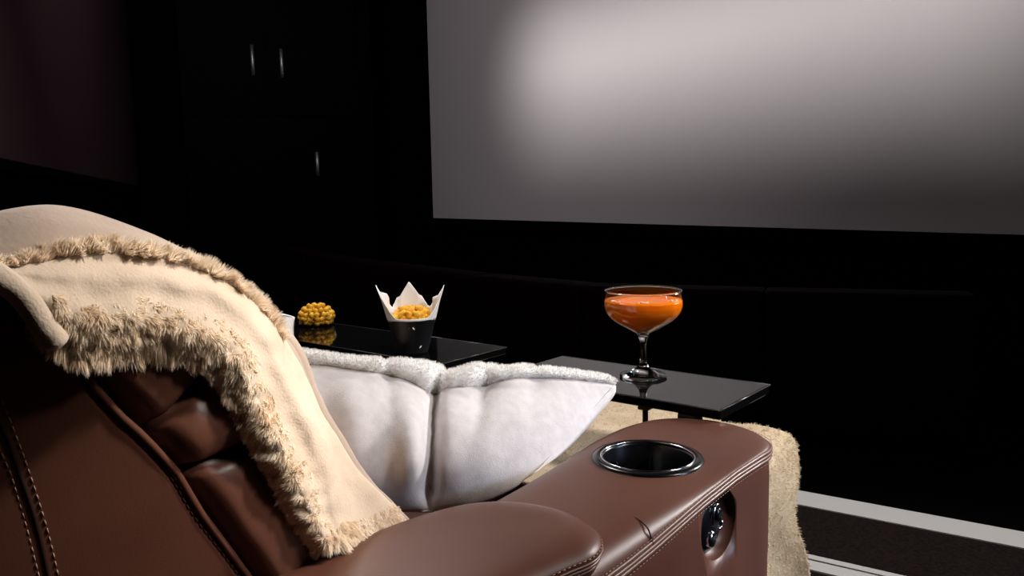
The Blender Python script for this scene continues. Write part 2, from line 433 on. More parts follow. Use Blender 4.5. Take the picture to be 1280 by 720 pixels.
# rear arm pad: the raised rounded cushion overlapping the arm
PAD = [(.10, .300), (.20, .300), (.30, .301), (.37, .300), (.412, .294), (.440, .289), (.462, .297), (.477, .315), (.487, .345), (.484, .375), (.470, .402), (.445, .422), (.405, .434), (.36, .438), (.28, .438), (.18, .438), (.10, .438), (.096, .37)]
def padmesh(ol, levels):
    rings = []
    for ins, z in levels:
        if ins < .026: o = inset(ol, ins)
        else:
            b = inset(ol, .026); k = (ins-.026)/.06
            o = [(p[0] + (min(max(p[0], .17), .41)-p[0])*k, p[1] + (.37-p[1])*k) for p in b]
        rings.append([D(p[0], p[1], z) for p in o])
    return loft(rings)
pol = outline(PAD, 8)
v, f = padmesh(pol, [(.016, -.300), (.013, -.285), (.008, -.272), (.003, -.264), (.001, -.259), (.0008, -.2545), (-.0008, -.2515), (.0005, -.2485), (.004, -.2455), (.009, -.2432), (.016, -.2416), (.025, -.2407), (.04, -.240), (.06, -.240), (.08, -.240)])
pad = mesh('arm_pad', v, f, M_leather, rec)
def alongpad(ins, z, i0=0, i1=12):
    o = inset(outline(PAD, 14), ins); return [D(p[0], p[1], z) for p in o[14*i0:14*i1+1]]
mb = MB()
for ins, z, r in ((-.0002, -.2530, .0013), (.0006, -.2560, .0015), (.0018, -.2592, .0014)): mb.add(*tube(alongpad(ins, z), r, 8))
mb.build('piping', M_piping, rec)
mb = MB(); stitches(mb, alongpad(-.0004, -.2497), .0055, .0038, .0006); mb.build('stitching', M_thread, rec)
# seat, footrest and the far armrest
v, f = cbox(.36, .98, .46, 1.01, -.56, -.392, .04, 6); mesh('seat', v, f, M_leather, rec)
v, f = cbox(.985, 1.17, .47, 1.0, -.50, -.385, .035, 6); mesh('footrest', v, f, M_leather, rec)
v, f = cbox(.24, .80, 1.02, 1.17, FL+.03, -.30, .03, 6); mesh('armrest', v, f, M_leather, rec)
v, f = cbox(.28, .98, .46, 1.01, FL+.04, -.565, .01, 3); mesh('base', v, f, M_leather, rec)
for uu in (.3, .78):
    for vv in (.33, 1.14):
        v, f = cbox(uu-.02, uu+.02, vv-.02, vv+.02, FL, FL+.032, .004, 2); mesh('foot', v, f, M_blackpl, rec)
for s in (.55, .93): # footrest linkage
    v, f = tube([D(.90, s, -.60), D(1.05, s, -.52), D(1.08, s, -.495)], .008, 8); mesh('bracket', v, f, M_matteblack, rec)

# ------------------------------------------------------------------ blanket over the backrest
bl = empty('fur_blanket', D(.25, .5, -.01), 'taupe and cream fur edged blanket draped over the recliner backrest', 'blanket')
SI = [((-190, 400), (-200, 480)), ((-90, 312), (-120, 420)), ((0, 278), (-10, 372)), ((80, 270), (60, 350)), ((150, 290), (120, 345)), ((220, 318), (180, 352)), ((270, 345), (225, 372)), ((328, 393), (270, 412)),
      ((368, 440), (310, 455)), ((398, 510), (345, 520)), ((446, 590), (380, 600)), ((505, 655), (440, 690))]
ctrl = []
for k, (s, i) in enumerate(SI):
    su, sv, sz = gp(*s, v=.462); m = ((s[0]*.62+i[0]*.38), (s[1]*.62+i[1]*.38)); m2 = ((s[0]*.9+i[0]*.1), (s[1]*.9+i[1]*.1))
    top = k < 7; du = 0 if top else -.004; dz = -.006 if top else 0
    bk = 0 if k < 7 else .010
    ctrl.append([gp(*i, v=.436+bk), gp(*m, v=.442+bk), gp(*m2, v=.451+bk*.7), (su, sv, sz), (su+du, .49, sz+dz*.8), (su+du*3, .60, sz+dz*2.2), (su+du*3, .78, sz+dz*2.8), (su+du*4, .97, sz+dz*4), (su+du*6, 1.02, sz+dz*9)])
G = fit(ctrl, 8, 6)
Gw = [[D(p[0]+.0012*nz(p[0]*60, p[2]*60, 3), p[1] + .0028*nz(p[0]*28, p[2]*28), p[2]+.0012*nz(p[0]*40, p[1]*40, 8)) for p in r] for r in G]
mesh('under_layer', [p for r in Gw for p in r], gridf(len(Gw), len(Gw[0])), M_suede, bl, solid=.006)['label'] = 'smooth taupe suede side'
Gu = Gw
OC = [  # hem, mid fur, cream, ridge, valley, edge
    [(-80, 345), (-75, 335), (-68, 328), (-60, 322), (-55, 318), (-50, 312)],
    [(2, 352), (6, 345), (9, 341), (10, 337), (10, 334), (10, 330)],
    [(32, 387), (40, 368), (42, 352), (41, 341), (38, 331), (34, 322)],
    [(58, 427), (76, 390), (84, 362), (88, 343), (88, 327), (86, 311)],
    [(102, 446), (116, 405), (124, 368), (128, 346), (128, 326), (126, 306)],
    [(150, 446), (162, 402), (170, 366), (173, 346), (174, 328), (173, 310)],
    [(200, 444), (210, 404), (216, 372), (221, 352), (222, 336), (221, 320)],
    [(245, 453), (256, 418), (264, 386), (269, 366), (270, 352), (267, 337)],
    [(270, 470), (288, 440), (300, 412), (310, 396), (312, 380), (304, 361)],
    [(290, 497), (308, 472), (326, 445), (337, 428), (342, 412), (332, 389)],
    [(304, 522), (324, 503), (345, 485), (358, 469), (364, 454), (362, 432)],
    [(318, 547), (338, 533), (362, 524), (377, 510), (384, 496), (384, 474)],
    [(332, 572), (354, 565), (380, 562), (396, 550), (404, 536), (402, 514)],
    [(347, 600), (369, 595), (394, 592), (409, 582), (420, 570), (425, 551)],
    [(362, 630), (384, 628), (406, 623), (418, 615), (434, 607), (450, 590)],
    [(380, 660), (398, 658), (413, 653), (424, 645), (450, 640), (481, 622)],
    [(400, 689), (412, 688), (424, 685), (436, 682), (470, 672), (511, 655)]]
ctrl = []
for k, r in enumerate(OC):
    late = k >= 9
    vs = [.424, .4135, .4185, .4200, .432 if late else .428, .443 if late else .4325]
    row = [gp(*q, v=w) for q, w in zip(r, vs)]
    eu, ev, ez = row[-1]
    if k >= 10: row += [(eu+.003, .468, ez), (eu-.002, .52, ez), (eu-.004, .62, ez)]
    else: row += [(eu-.001*(10-k)/10, .441 if k < 9 else .462, ez-.002), (eu-.002, .450 if k < 9 else .50, ez-.004), (eu-.002, .456 if k < 9 else .55, ez-.008)]
    ctrl.append(row)
G = fit(ctrl, 7, 6)
def rum(p, i, j, R, Cn):
    a = .0022*nz(p[0]*45, p[2]*45, 5) + .0012*nz(p[0]*110, p[2]*110, 9)
    return D(p[0], p[1]+a, p[2]+a*.4)
Gw = [[rum(p, i, j, len(G), len(r)) for j, p in enumerate(r)] for i, r in enumerate(G)]
ov = mesh('fur_layer', [p for r in Gw for p in r], gridf(len(Gw), len(Gw[0])), M_plush, bl, solid=-.004); ov['label'] = 'cream plush layer with shaggy edge'
rh = spline([gp(*q, v=.4165) for q in ((-60, 322), (-25, 334), (2, 349), (24, 366), (42, 388), (55, 408), (68, 424), (74, 434))], 8)
v, f = tube([D(*p) for p in rh], lambda t: .0070*(1 if t < .88 else max(.15, math.sqrt(max(0, 1-((t-.88)/.125)**2)))), 18)
mesh('rolled_hem', [p + Vector((0, 0, .0012*nz(p.x*90, p.y*90, p.z*90))) for p in v], f, M_plush, bl)
N = surfgrid(Gw)
mid = N[len(N)//2][8]
if mid.dot(Vector((0, 0, CH)) - Gw[len(Gw)//2][8]) < 0: N = surfgrid(Gw, -1)
Cn = len(Gw[0])-1; TE = 30/Cn      # column fraction of the edge column
rowS = len(Gw)-1
def furfn(s, t):
    k = s*16; tt = t/TE*5          # tt: 0 hem .. 5 edge
    i = min(int(s*rowS), rowS-1)
    hemdir = (Gw[i][0] - Gw[i][6]).normalized()
    rnd = nz(s*40, t*20)*.4
    if k < 2.6:                    # rolled corner at the left: velvety, fringe only underneath
        if tt < .3: return .006, hemdir*1.2, .5
        if tt > 4.2 and tt < 5.1: return .008, -hemdir*.7, 1
        return .0012, hemdir*.3, .1
    bottom = max(0, k-15)/1.0
    if tt < 1.15 + rnd: return .0075*(1-.25*tt), hemdir*(1.25-.45*tt), 1
    if tt < 1.7 + rnd: return .0045, hemdir*.7, .7
    if tt > 4.35 and tt < 5.15 and k < 9.6: return .0085, -hemdir*.8, 1
    if k > 15.2 and tt < 5.2: return .0045 + .004*bottom*(tt < 4), Vector((0, 0, -.8)), .9
    if tt > 5.4: return 0, hemdir*.1, 0
    return .0010, hemdir*.5, .06
mb = MB(); grow(mb, Gw, N, 150000, furfn, w=.00042, clump=.55, csz=.0065)
# extra fringe rooted right on the hem
hem = []
for _ in range(15000):
    s = random.uniform(.14, 1); fi = s*rowS; p = sample(Gw, fi, random.uniform(0, 1.5)); i = min(int(fi), rowS-1)
    hd = (Gw[i][0] - Gw[i][6]).normalized(); n = N[i][0]
    q = p/.007; c = Vector((nz(q.x, q.y, q.z), nz(q.y+31, q.z, q.x), nz(q.z, q.x+17, q.y)))
    d = (hd + n*random.uniform(-.3, .6) + c*1.1 + Vector((0, 0, -.25))).normalized()*.0085*random.uniform(.5, 1.1)*(1+.5*c.x)
    hem.append((p, d, Vector((0, 0, -.0025))))
strands(mb, hem, .00042)
o = mb.build('fur_pile', M_fur, ov); o['kind'] = 'stuff'; o['label'] = 'long cream fur'

# ------------------------------------------------------------------ pillow
def pillow(name, label, topseam, fluff, left, right, bottom, vt, vb, bulge, thick, crease, group=None, furn=14000, ripple=True, dv_right=0., folds=()):
    root = empty(name, D(*gp(*bottom[len(bottom)//2], v=vb)), label, 'pillow', group)
    NX, NY = 72, 40
    def res(P, n):
        q = spline(P, 12); d = [0]
        for a, b in zip(q, q[1:]): d.append(d[-1] + math.hypot(a[0]-b[0], a[1]-b[1]))
        out = []; j = 0
        for i in range(n+1):
            s = d[-1]*i/n
            while j < len(d)-2 and d[j+1] < s: j += 1
            t = (s-d[j])/max(1e-9, d[j+1]-d[j]); out.append((q[j][0] + (q[j+1][0]-q[j][0])*t, q[j][1] + (q[j+1][1]-q[j][1])*t))
        return out
    T, B, L, Rr, Fz = res(topseam, NX), res(bottom, NX), res(left, NY), res(right, NY), res(fluff, NX)
    Fz = [(x, y + sum(4.5*math.exp(-((x-c)/3.5)**2) for c in folds)) for x, y in Fz]
    dV = lambda s: dv_right*(s**1.1)
    def coons(i, j):
        s, t = i/NX, j/NY
        return tuple((1-t)*T[i][k] + t*B[i][k] + (1-s)*L[j][k] + s*Rr[j][k] - ((1-s)*(1-t)*T[0][k] + s*(1-t)*T[-1][k] + (1-s)*t*B[0][k] + s*t*B[-1][k]) for k in (0, 1))
    rows = []
    for j in range(NY+1):
        r = []
        for i in range(NX+1):
            x, y = coons(i, j); s, t = i/NX, j/NY
            b = bulge*(max(0, 4*s*(1-s))**.8)*(max(0, 4*t*(1-t))**.75)
            vv = vt + dV(s) + (vb-vt)*t - b + crease(x, y, s, t)
            if ripple: vv += .0015*nz(x*.03, y*.012)
            r.append(GP(x, y, vv))
        rows.append(r)
    front = rows
    mesh('linen_cover', [p for r in rows for p in r], gridf(NY+1, NX+1), M_linen, root, solid=.0015)['label'] = 'smooth linen front'
    back = []
    def edge(s): return (max(0, 4*s*(1-s)))**.45
    for k, (ft, dv) in enumerate(((0, 0), (.35, -.006), (.75, 0.0), (1.0, .014), (1.0, .03))):
        r = []
        for i in range(NX+1):
            s = i/NX; x = T[i][0]*(1-ft) + Fz[i][0]*ft; y = T[i][1]*(1-ft) + Fz[i][1]*ft
            r.append(GP(x, y + (1.5 if k == 4 else 0) + .8*nz(x*.12, k), vt + dV(s) + crease(T[i][0], T[i][1], s, 0)*.8 + dv*edge(s)))
        back.append(r)
    for k in range(1, 13):
        t = k/12; r = []
        for i in range(NX+1):
            s = i/NX; x = Fz[i][0]*(1-t) + B[i][0]*t; y = (Fz[i][1]+2)*(1-t) + B[i][1]*t
            base = vt + dV(s) + (vb-vt)*t
            r.append(GP(x, y, base + (.03 + thick*math.sin(PI*min(1, t*.9+.1)))*edge(s)*(1 if k < 12 else 0)))
        back.append(r)
    fl = mesh('fleece_back', [p for r in back for p in r], gridf(len(back), NX+1), M_white, root); fl['label'] = 'fluffy white back'
    N = surfgrid(back[:6]); c = N[1][NX//2]
    if c.dot(Vector((0, 0, CH)) - back[1][NX//2]) < 0: N = surfgrid(back[:6], -1)
    mb = MB(); grow(mb, back[:6], N, furn, lambda s, t: (.0042, Vector((0, 0, .5)), 1), w=.0005, clump=.35, csz=.009)
    o = mb.build('fur_pile', M_whitefur, fl); o['kind'] = 'stuff'
    return root, T, Fz
def cre(x, y, s, t):
    w = 6.5 + 3*math.sin(PI*t); xc = 544 - 9*t
    a = .020*math.exp(-((x-xc)/w)**2)*(1-.35*t)*(1 if t < .8 else max(0, (1-t)/.2))
    a -= .012*math.exp(-((x-(xc-26))/16)**2)*math.sin(PI*min(1, t*1.1)) * .8
    xc2 = 605 - 30*t; a += .009*math.exp(-((x-xc2)/12)**2)*max(0, 1-t*2.2)
    a += .005*math.sin((x-380)/13.)*math.exp(-((x-425)/55)**2)*math.sin(PI*t)
    a += .004*math.exp(-((x-(668-20*t))/14)**2)*max(0, 1-t*2)
    a += .006*math.exp(-((x-485)/9)**2)*max(0, 1-t*3)
    # folds gather in the pinch at the bottom of the crease
    d = math.hypot((x-535)/34, (y-612)/26); a += .010*math.exp(-d*d)
    return a
pillow('throw_pillow', 'large off-white linen pillow with fluffy back, leaning across the recliner seat',
       topseam=[(318, 436), (345, 446), (375, 455), (405, 457), (440, 463), (478, 468), (512, 478), (541, 493), (562, 485), (600, 483), (640, 474), (680, 473), (725, 476), (769, 482)],
       fluff=[(318, 426), (345, 432), (375, 436), (405, 440), (440, 445), (478, 447), (515, 449), (545, 454), (565, 461), (600, 452), (628, 457), (662, 455), (700, 460), (730, 464), (756, 468), (771, 476)],
       left=[(318, 436), (312, 480), (330, 540), (352, 575)],
       right=[(769, 482), (767, 494), (745, 521), (717, 552), (690, 576), (668, 592)],
       bottom=[(352, 575), (390, 606), (430, 624), (480, 636), (538, 639), (585, 634), (630, 616), (668, 592)],
       dv_right=-.155, folds=(484, 560, 606, 673), vt=.64, vb=.62, bulge=.034, thick=.035, crease=cre)
# creases pressed across the fleece edge
pillow('throw_pillow', 'pale grey linen pillow, only its corner showing between blanket and golden nut bowl',
       topseam=[(230, 396), (270, 392), (310, 393), (340, 393), (358, 395), (368, 397)],
       fluff=[(230, 394), (270, 390), (310, 391), (340, 391), (358, 393), (368, 396)],
       left=[(230, 396), (228, 440), (230, 500)],
       right=[(368, 397), (366, 412), (368, 450), (366, 500)],
       bottom=[(230, 500), (280, 506), (330, 506), (366, 500)],
       vt=1.0, vb=.94, bulge=.03, thick=.02, crease=lambda x, y, s, t: .004*math.exp(-((x-350)/8)**2), furn=0)

# ------------------------------------------------------------------ ivory throw over seat front and footrest
th = empty('fur_throw', D(1.0, .6, -.37), 'ivory fur throw spread over the seat front and hanging past the armrest end', 'throw')
prof_side = [(0, 0)]
us = [.74, .77, .80, .84, .875, .93, 1.0, 1.07, 1.12]
vcols = [1.0, .88, .76, .64, .54, .485]
ctrl = []
for k, u in enumerate(us):
    row = []
    for q, vv in enumerate(vcols):
        z = -.352 + .006*nz(u*9, vv*9) - (.012 if u < .7 else 0)
        uu = u + .05*(vv-.45)*(k == 8)*1.2 + (.03*(vv-.5) if k == 7 else 0)
        row.append((uu, vv, z))
    if u < .86: row += [(u, .466, -.375), (u, .463, -.40), (u, .462, -.43), (u, .462, -.46), (u, .462, -.49), (u, .462, -.52)]
    else:
        e = (u-.875)/(1.12-.875)
        # hanging side: the free front hem follows the photo
        hemu = [(.43, -.345, 1.100), (.392, -.362, 1.130), (.378, -.40, 1.118), (.372, -.455, 1.075), (.368, -.53, 1.105), (.364, -.66, 1.17)]
        for vv, z, um in hemu:
            row.append((.875 + (um-.875)*e, vv + .006*math.sin(e*9+z*20), z + .004*nz(u*20, z*20)))
    ctrl.append(row)
G = fit(ctrl, 8, 6); Gw = [[D(*p) for p in r] for r in G]
tl = mesh('throw_sheet', [p for r in Gw for p in r], gridf(len(Gw), len(Gw[0])), M_throw, th, solid=.005)
N = surfgrid(Gw)
if N[40][20].z < 0: N = surfgrid(Gw, -1)
mb = MB(); grow(mb, Gw, N, 60000, lambda s, t: (.0065 if s > .93 else .0048, KU*(.9 if s > .93 else .1) + Vector((0, 0, -.2)), 1 if s > .3 else .2), w=.0005, clump=.8, csz=.008)
o = mb.build('fur_pile', M_throwfur, tl); o['kind'] = 'stuff'

# ------------------------------------------------------------------ swivel tray tables
def tray(label, u0, u1, v0, v1, zt, pu, pv, zb):
    t = empty('tray_table', D(pu, pv, zb), label, 'table')
    v, f = cbox(u0, u1, v0, v1, zt-.012, zt, .0016, 2); g = mesh('glass_top', v, f, M_tray, t, smooth=False)
    mb = MB()
    e = .0006
    for a, b in (((u0-e, v0-e), (u1, v0-e)), ((u0-e, v0-e), (u0-e, v1)), ((u1+e, v0-e), (u1+e, v1))):
        mb.add(*tube([D(a[0], a[1], zt-.0006), D(b[0], b[1], zt-.0006)], .0010, 6))
    mb.build('bevelled_edge', M_trayedge, t)
    mesh('post', *tube([D(pu, pv, zb), D(pu, pv, zt-.012)], .0035*S, 16), M_matteblack, t)
    return t
t1 = tray('black glass swivel tray under the cocktail, fixed to the near armrest', .832, .980, .375, .700, -.25, .839, .475, -.345)
v, f = cbox(.834, .852, .405, .43, -.2720, -.2622, .002, 2); mesh('bracket', v, f, M_matteblack, t1)
v, f = cbox(.832, .90, .468, .482, -.2660, -.2618, .0006, 1); mesh('arm', v, f, M_matteblack, t1)
t2 = tray('black glass tray table holding the snack cone and golden nut bowl', .832, .987, .815, 1.34, -.25, .80, 1.09, -.30)
v, f = cbox(.79, .92, 1.07, 1.11, -.2660, -.2618, .001, 1); mesh('arm', v, f, M_matteblack, t2)

# ------------------------------------------------------------------ coupe glass with cocktail
gu, gv, gz = gp(804, 471, z=-.25)
GB = D(gu, gv, -.25) + Vector((0, 0, .0003))
cg = empty('coupe_glass', GB, 'stemmed coupe glass filled with orange cocktail', 'glass')
s_ = S
bowl_o = [(.0075, .0560), (.0100, .0590), (.017, .0630), (.028, .0690), (.040, .0765), (.0485, .0850), (.0525, .0940), (.0530, .1000), (.0520, .1080), (.0505, .1160)]
th_ = .0013
bo = spline(bowl_o, 4)
prof = [(r*s_, h*s_) for r, h in bo] + [(.0496*s_, .1166*s_)] + [((r-th_)*s_, (h+.0008)*s_) for r, h in bo[::-1]][:-2] + [(0.0001, .0605*s_)]
mesh('bowl', *lathe([(0.0001, .0555*s_)] + prof, GB, 64, close=True), M_glass, cg)
rimp = [GB + Vector((.0500*s_*math.cos(a*2*PI/64), .0500*s_*math.sin(a*2*PI/64), .1164*s_)) for a in range(64)]
mesh('rim', *tube(rimp, .0011*s_, 8, True), M_stem, cg)
st = spline([(.030, .0006), (.0315, .0018), (.0305, .0034), (.024, .0052), (.015, .0085), (.0085, .0135), (.0052, .020), (.0042, .030), (.0042, .042), (.0052, .050), (.0075, .0555)], 4)
mesh('stem', *lathe([(0.0001, 0)] + [(r*s_, h*s_) for r, h in st] + [(0.0001, .0562*s_)], GB, 48, close=True), M_stem, cg)
lq = [(r-th_-.0004, h+.0004) for r, h in bo if .061 < h < .1035]
dr = mesh('cocktail', *lathe([(0.0001, .0612*s_)] + [(r*s_, h*s_) for r, h in lq] + [((lq[-1][0]-.0006)*s_, .1042*s_), (.03*s_, .1036*s_), (0.0001, .1036*s_)], GB, 64, close=True), M_drink, cg); dr['label'] = 'orange drink'
random.seed(3)
for ang, rr0, n in ((200, .040, 6), (262, .030, 7), (335, .040, 6)):
    mbf = MB()
    for k in range(n):
        a = math.radians(ang + random.uniform(-14, 14)); r0 = rr0 + random.uniform(-.004, .004); rb = random.uniform(.0012, .0026)
        c = GB + Vector((r0*math.cos(a)*s_, r0*math.sin(a)*s_, .1040*s_))
        mbf.add(*lathe([(rb*math.cos(q), rb*math.sin(q)*.7) for q in (-.6, 0, .5, 1.0, 1.4)], c, 10))
    mbf.build('bubbles', M_foam, dr)

# ------------------------------------------------------------------ snack cone
cu_, cv_, _ = gp(516, 440, z=-.25)
CB = D(cu_, cv_, -.25) + Vector((0, 0, .0003))
cone = empty('snack_cone', CB, 'black conical cup lined with pointed white paper, full of orange snacks', 'snack cup')
k_ = S
H = .054
mesh('cup', *lathe([(0.0001, 0), (.0235*k_, 0), (.0245*k_, .002*k_), (.0385*k_, H*k_), (.0395*k_, (H+.0005)*k_), (.0380*k_, (H+.0008)*k_), (.0232*k_, .004*k_), (0.0001, .004*k_)], CB, 56, close=True), M_cup, cone)
toc = (Vector((0, 0, 0)) - Vector((CB.x, CB.y, 0))).normalized()     # towards the viewer's side of the cup
ca = math.atan2(toc.y, toc.x)
def liner():
    n = 96; rings = []
    # pointed corners of a square sheet: left, back, right stand up, the front one is tucked down
    peaks = [(-92, .056, .62), (183, .055, .62), (93, .052, .55), (-150, .012, .4), (140, .016, .4)]
    for lvl in range(9):
        t = lvl/8; r_ = []
        for i in range(n):
            a = 360*i/n - 180; hh = .004
            for pa, ph, pw in peaks:
                d = abs((a-pa+180) % 360 - 180)/ (58 if ph > .03 else 25)
                hh = max(hh, ph*max(0, 1-d)**1.05)
            z = (H-.012)*(1-t) + (H+hh)*t
            flare = (.0245 + .0140*(z/H) - .0016 if z < H else .0369 + .08*(z-H)*(hh < .02)) + .018*(hh/.056)*t**1.3
            if hh > .03 and abs((a-183+180) % 360-180) < 70: flare = (.0245 + .0140*(z/H) - .0016 if z < H else .0369 + .07*(z-H))
            aa = ca + math.radians(a)
            r_.append(CB + Vector((flare*k_*math.cos(aa), flare*k_*math.sin(aa), z*k_)))
        rings.append(r_)
    v, f = loft(rings, False, False); return v, f
mesh('paper_liner', *liner(), M_paper, cone, solid=.0006)
# little marks on the cup
for a, h, dx in ((4, .043, .5), (26, .012, -.6)):
    aa = ca + math.radians(a); r0 = .0238 + (.0385-.0238)*h/H + .0004
    c = CB + Vector((r0*k_*math.cos(aa), r0*k_*math.sin(aa), h*k_)); tx = Vector((-math.sin(aa), math.cos(aa), 0)); n_ = Vector((math.cos(aa), math.sin(aa), 0))
    d1 = (tx*dx + Vector((0, 0, -.7))).normalized()
    mesh('printed_mark', *rbox(c, d1, n_.cross(d1), n_, .0026, .0010, .0004, .0003, 1), M_paper, cone)
def lump(seed, r, el=1.6, curve=.4):
    rnd = random.Random(seed); pts = []
    for i in range(9):
        t = i/8-.5; pts.append(Vector((t*r*2*el, curve*r*(4*t*t-.5)*1.6, rnd.uniform(-.1, .1)*r)))
    v, f = tube(pts, lambda t: r*(.35+.65*math.sin(PI*min(max(t, .03), .97)))*(1+.15*math.sin(t*17+seed)), 10)
    return v, f
snk = []
random.seed(11)
protos = []
for q in range(4):
    v, f = lump(q, .0060*k_, 1.2 + .15*q, .5); me = bpy.data.meshes.new('corn_snack'); me.from_pydata([tuple(a) for a in v], [], f)
    me.materials.append(M_snack); me.polygons.foreach_set('use_smooth', [True]*len(me.polygons)); protos.append(me)
n = 0
for layer, (hz, rad, cnt) in enumerate(((H-.007, .024, 9), (H+.003, .0295, 15), (H+.009, .024, 12), (H+.015, .013, 6))):
    for i in range(cnt):
        a = 2*PI*i/cnt + layer*.5 + random.uniform(-.15, .15); r0 = rad*random.uniform(.75, 1.05) if cnt > 1 else 0
        o = bpy.data.objects.new('corn_snack', protos[n % 4]); C.objects.link(o); n += 1
        o.location = CB + Vector((r0*k_*math.cos(a), r0*k_*math.sin(a), hz*k_)); o.rotation_euler = (random.uniform(-.5, .5), random.uniform(-.5, .5), random.uniform(0, 6.28))
        tagit(o, 'orange puffed corn snack heaped in the paper lined black cone', 'snack', 'corn snacks in the cone')

# ------------------------------------------------------------------ bowl of golden nuts
bu, bv, _ = gp(396, 407, z=-.25)
BB = D(bu, bv, -.25) + Vector((0, 0, .0003))
bw = empty('glass_bowl', BB, 'small clear glass bowl heaped with golden corn nuts', 'bowl')
mesh('bowl_wall', *lathe([(0.0001, 0), (.030*k_, 0), (.034*k_, .003*k_), (.0375*k_, .022*k_), (.0362*k_, .022*k_), (.0325*k_, .0045*k_), (.0001, .0035*k_)], BB, 48, close=True), M_glass, bw)
nm = []
for q in range(3):
    rnd = random.Random(q); rings = []
    for i in range(1, 7):
        ph = PI*i/7; rings.append([Vector((math.sin(ph)*math.cos(a*PI/5)*(1+.18*math.sin(a*1.3+q)), math.sin(ph)*math.sin(a*PI/5)*.9, math.cos(ph)*(.95+.1*math.sin(a)))) for a in range(10)])
    v, f = loft(rings); me = bpy.data.meshes.new('corn_nut'); me.from_pydata([tuple(p*.0053*k_) for p in v], [], f); me.materials.append(M_nut)
    me.polygons.foreach_set('use_smooth', [True]*len(me.polygons)); nm.append(me)
random.seed(5); n = 0
for hz, rads in ((.0085, ((.028, 16), (.017, 9))), (.0165, ((.0305, 17), (.019, 10))), (.0245, ((.030, 16), (.018, 9), (.006, 3))), (.032, ((.024, 12), (.012, 6))), (.0385, ((.014, 6), (.003, 1)))):
    for r0, cnt in rads:
        for i in range(cnt):
            a = 2*PI*i/cnt + hz*300 + random.uniform(-.08, .08); rj = r0*random.uniform(.95, 1.03)
            o = bpy.data.objects.new('corn_nut', nm[n % 3]); C.objects.link(o); n += 1
            o.location = BB + Vector((rj*k_*math.cos(a), rj*k_*math.sin(a), (hz + random.uniform(-.001, .001))*k_)); o.rotation_euler = (random.uniform(0, 6), random.uniform(0, 6), 0)
            tagit(o, 'round golden corn nut heaped in the small glass bowl', 'snack', 'golden corn nuts in the bowl')

# ------------------------------------------------------------------ room
W = lambda p: Vector((p.x*S, p.y*S, p.z*S + CH))
def rayd(x, y, depth): r = ray(x, y); return r*(depth/r.y)
def rayz(x, y, z): r = ray(x, y); return r*(z/r.z)
def struct(name, vs, fs, m, smooth=False, solid=0):
    o = mesh(name, vs, fs, m, smooth=smooth, solid=solid, origin=Vector(vs[0])); o['kind'] = 'structure'; return o
ZC = (3.5-CH)/S
LOWF = FL-.17
P1 = rayd(541.6, 272.5, 7.5); P2 = rayz(1280, 293.5, P1.z)
dw = (P2-P1); dw.z = 0; dw.normalize(); nw = Vector((dw.y, -dw.x, 0))    # towards the camera
if nw.dot(-P1) < 0: nw = -nw
PA = rayd(175, 233, 6.8); PB = rayz(0, 198, PA.z); dl = (PB-PA); dl.z = 0; dl.normalize(); nl = Vector((dl.y, -dl.x, 0))
if nl.dot(-PA) < 0: nl = -nl
def wall(name, a, b, z0, z1, m, t=.1, n=None):
    a = Vector((a.x, a.y, 0)); b = Vector((b.x, b.y, 0)); n_ = n if n is not None else Vector((0, 0, 0)); q = [a, b, b - n_*t, a - n_*t]
    vs = [W(Vector((p.x, p.y, z))) for z in (z0, z1) for p in q]
    return struct(name, vs, [(0, 1, 2, 3), (4, 5, 6, 7), (0, 1, 5, 4), (1, 2, 6, 5), (2, 3, 7, 6), (3, 0, 4, 7)], m)
wf0 = P1 - dw*.35 - nw*.10; wf1 = P1 + dw*9.5 - nw*.10
wl0 = PA - dl*.25 - nl*.06; wl1 = PA + dl*10.5 - nl*.06
wall('wall_front', wf0, wf1, LOWF, ZC, M_wall, n=nw)
wall('wall_left', wl0, wl1, LOWF, ZC, M_wall, n=nl)
mn = (wf0-wl0).normalized(); nm_ = Vector((mn.y, -mn.x, 0)); nm_ = nm_ if nm_.dot(-wf0) > 0 else -nm_
wall('wall_alcove', wl0, wf0, LOWF, ZC, M_wall, n=nm_)
wr0 = wf1; wr1 = wf1 + Vector((-1.6, -6.5, 0)); wall('wall_right', wr0, wr1, LOWF, ZC, M_wall, n=Vector((-1, .16, 0)))
wall('wall_back', wr1, wl1, LOWF, ZC, M_wall, n=Vector((0, 1, 0)))
poly = [wf0, wf1, wr1, wl1, wl0]
vs = [W(Vector((p.x, p.y, ZC))) for p in poly] + [W(Vector((p.x, p.y, ZC+.1))) for p in poly]
struct('ceiling', vs, [(0, 1, 2, 3, 4), (5, 6, 7, 8, 9)], M_wall)
# floors: lower level in front, platform under our recliner with white step edges
vs = [W(Vector((p.x, p.y, LOWF))) for p in poly]; struct('floor', vs, [(0, 1, 2, 3, 4)], M_floor2)
def dp(x, y, z): r = ray(x, y); p = r*(z/r.z); return p
E1 = dp(1000, 615, FL); E2 = dp(1280, 667, FL); ed = (E2-E1).normalized(); en = Vector((-ed.y, ed.x, 0))
if en.y < 0: en = -en
def slab(name, d0, d1, z0, z1, m, l0=-6, l1=4.5):
    a = E1 + ed*l0; b = E1 + ed*l1; q = [a+en*d0, b+en*d0, b+en*d1, a+en*d1]
    vs = [W(Vector((p.x, p.y, z))) for z in (z0, z1) for p in q]
    return struct(name, vs, [(3, 2, 1, 0), (4, 5, 6, 7), (0, 1, 5, 4), (1, 2, 6, 5), (2, 3, 7, 6), (3, 0, 4, 7)], m)
st2 = dp(1017, 696, FL) - E1; d2 = st2.dot(en)
st1b = dp(1000, 632, FL) - E1; d1b = st1b.dot(en)
slab('floor_platform', -5.2, 0, LOWF, FL, M_carpet, -4.6, 4.2)
slab('trim_1', d1b, .004, FL-.03, FL+.003, M_edge)
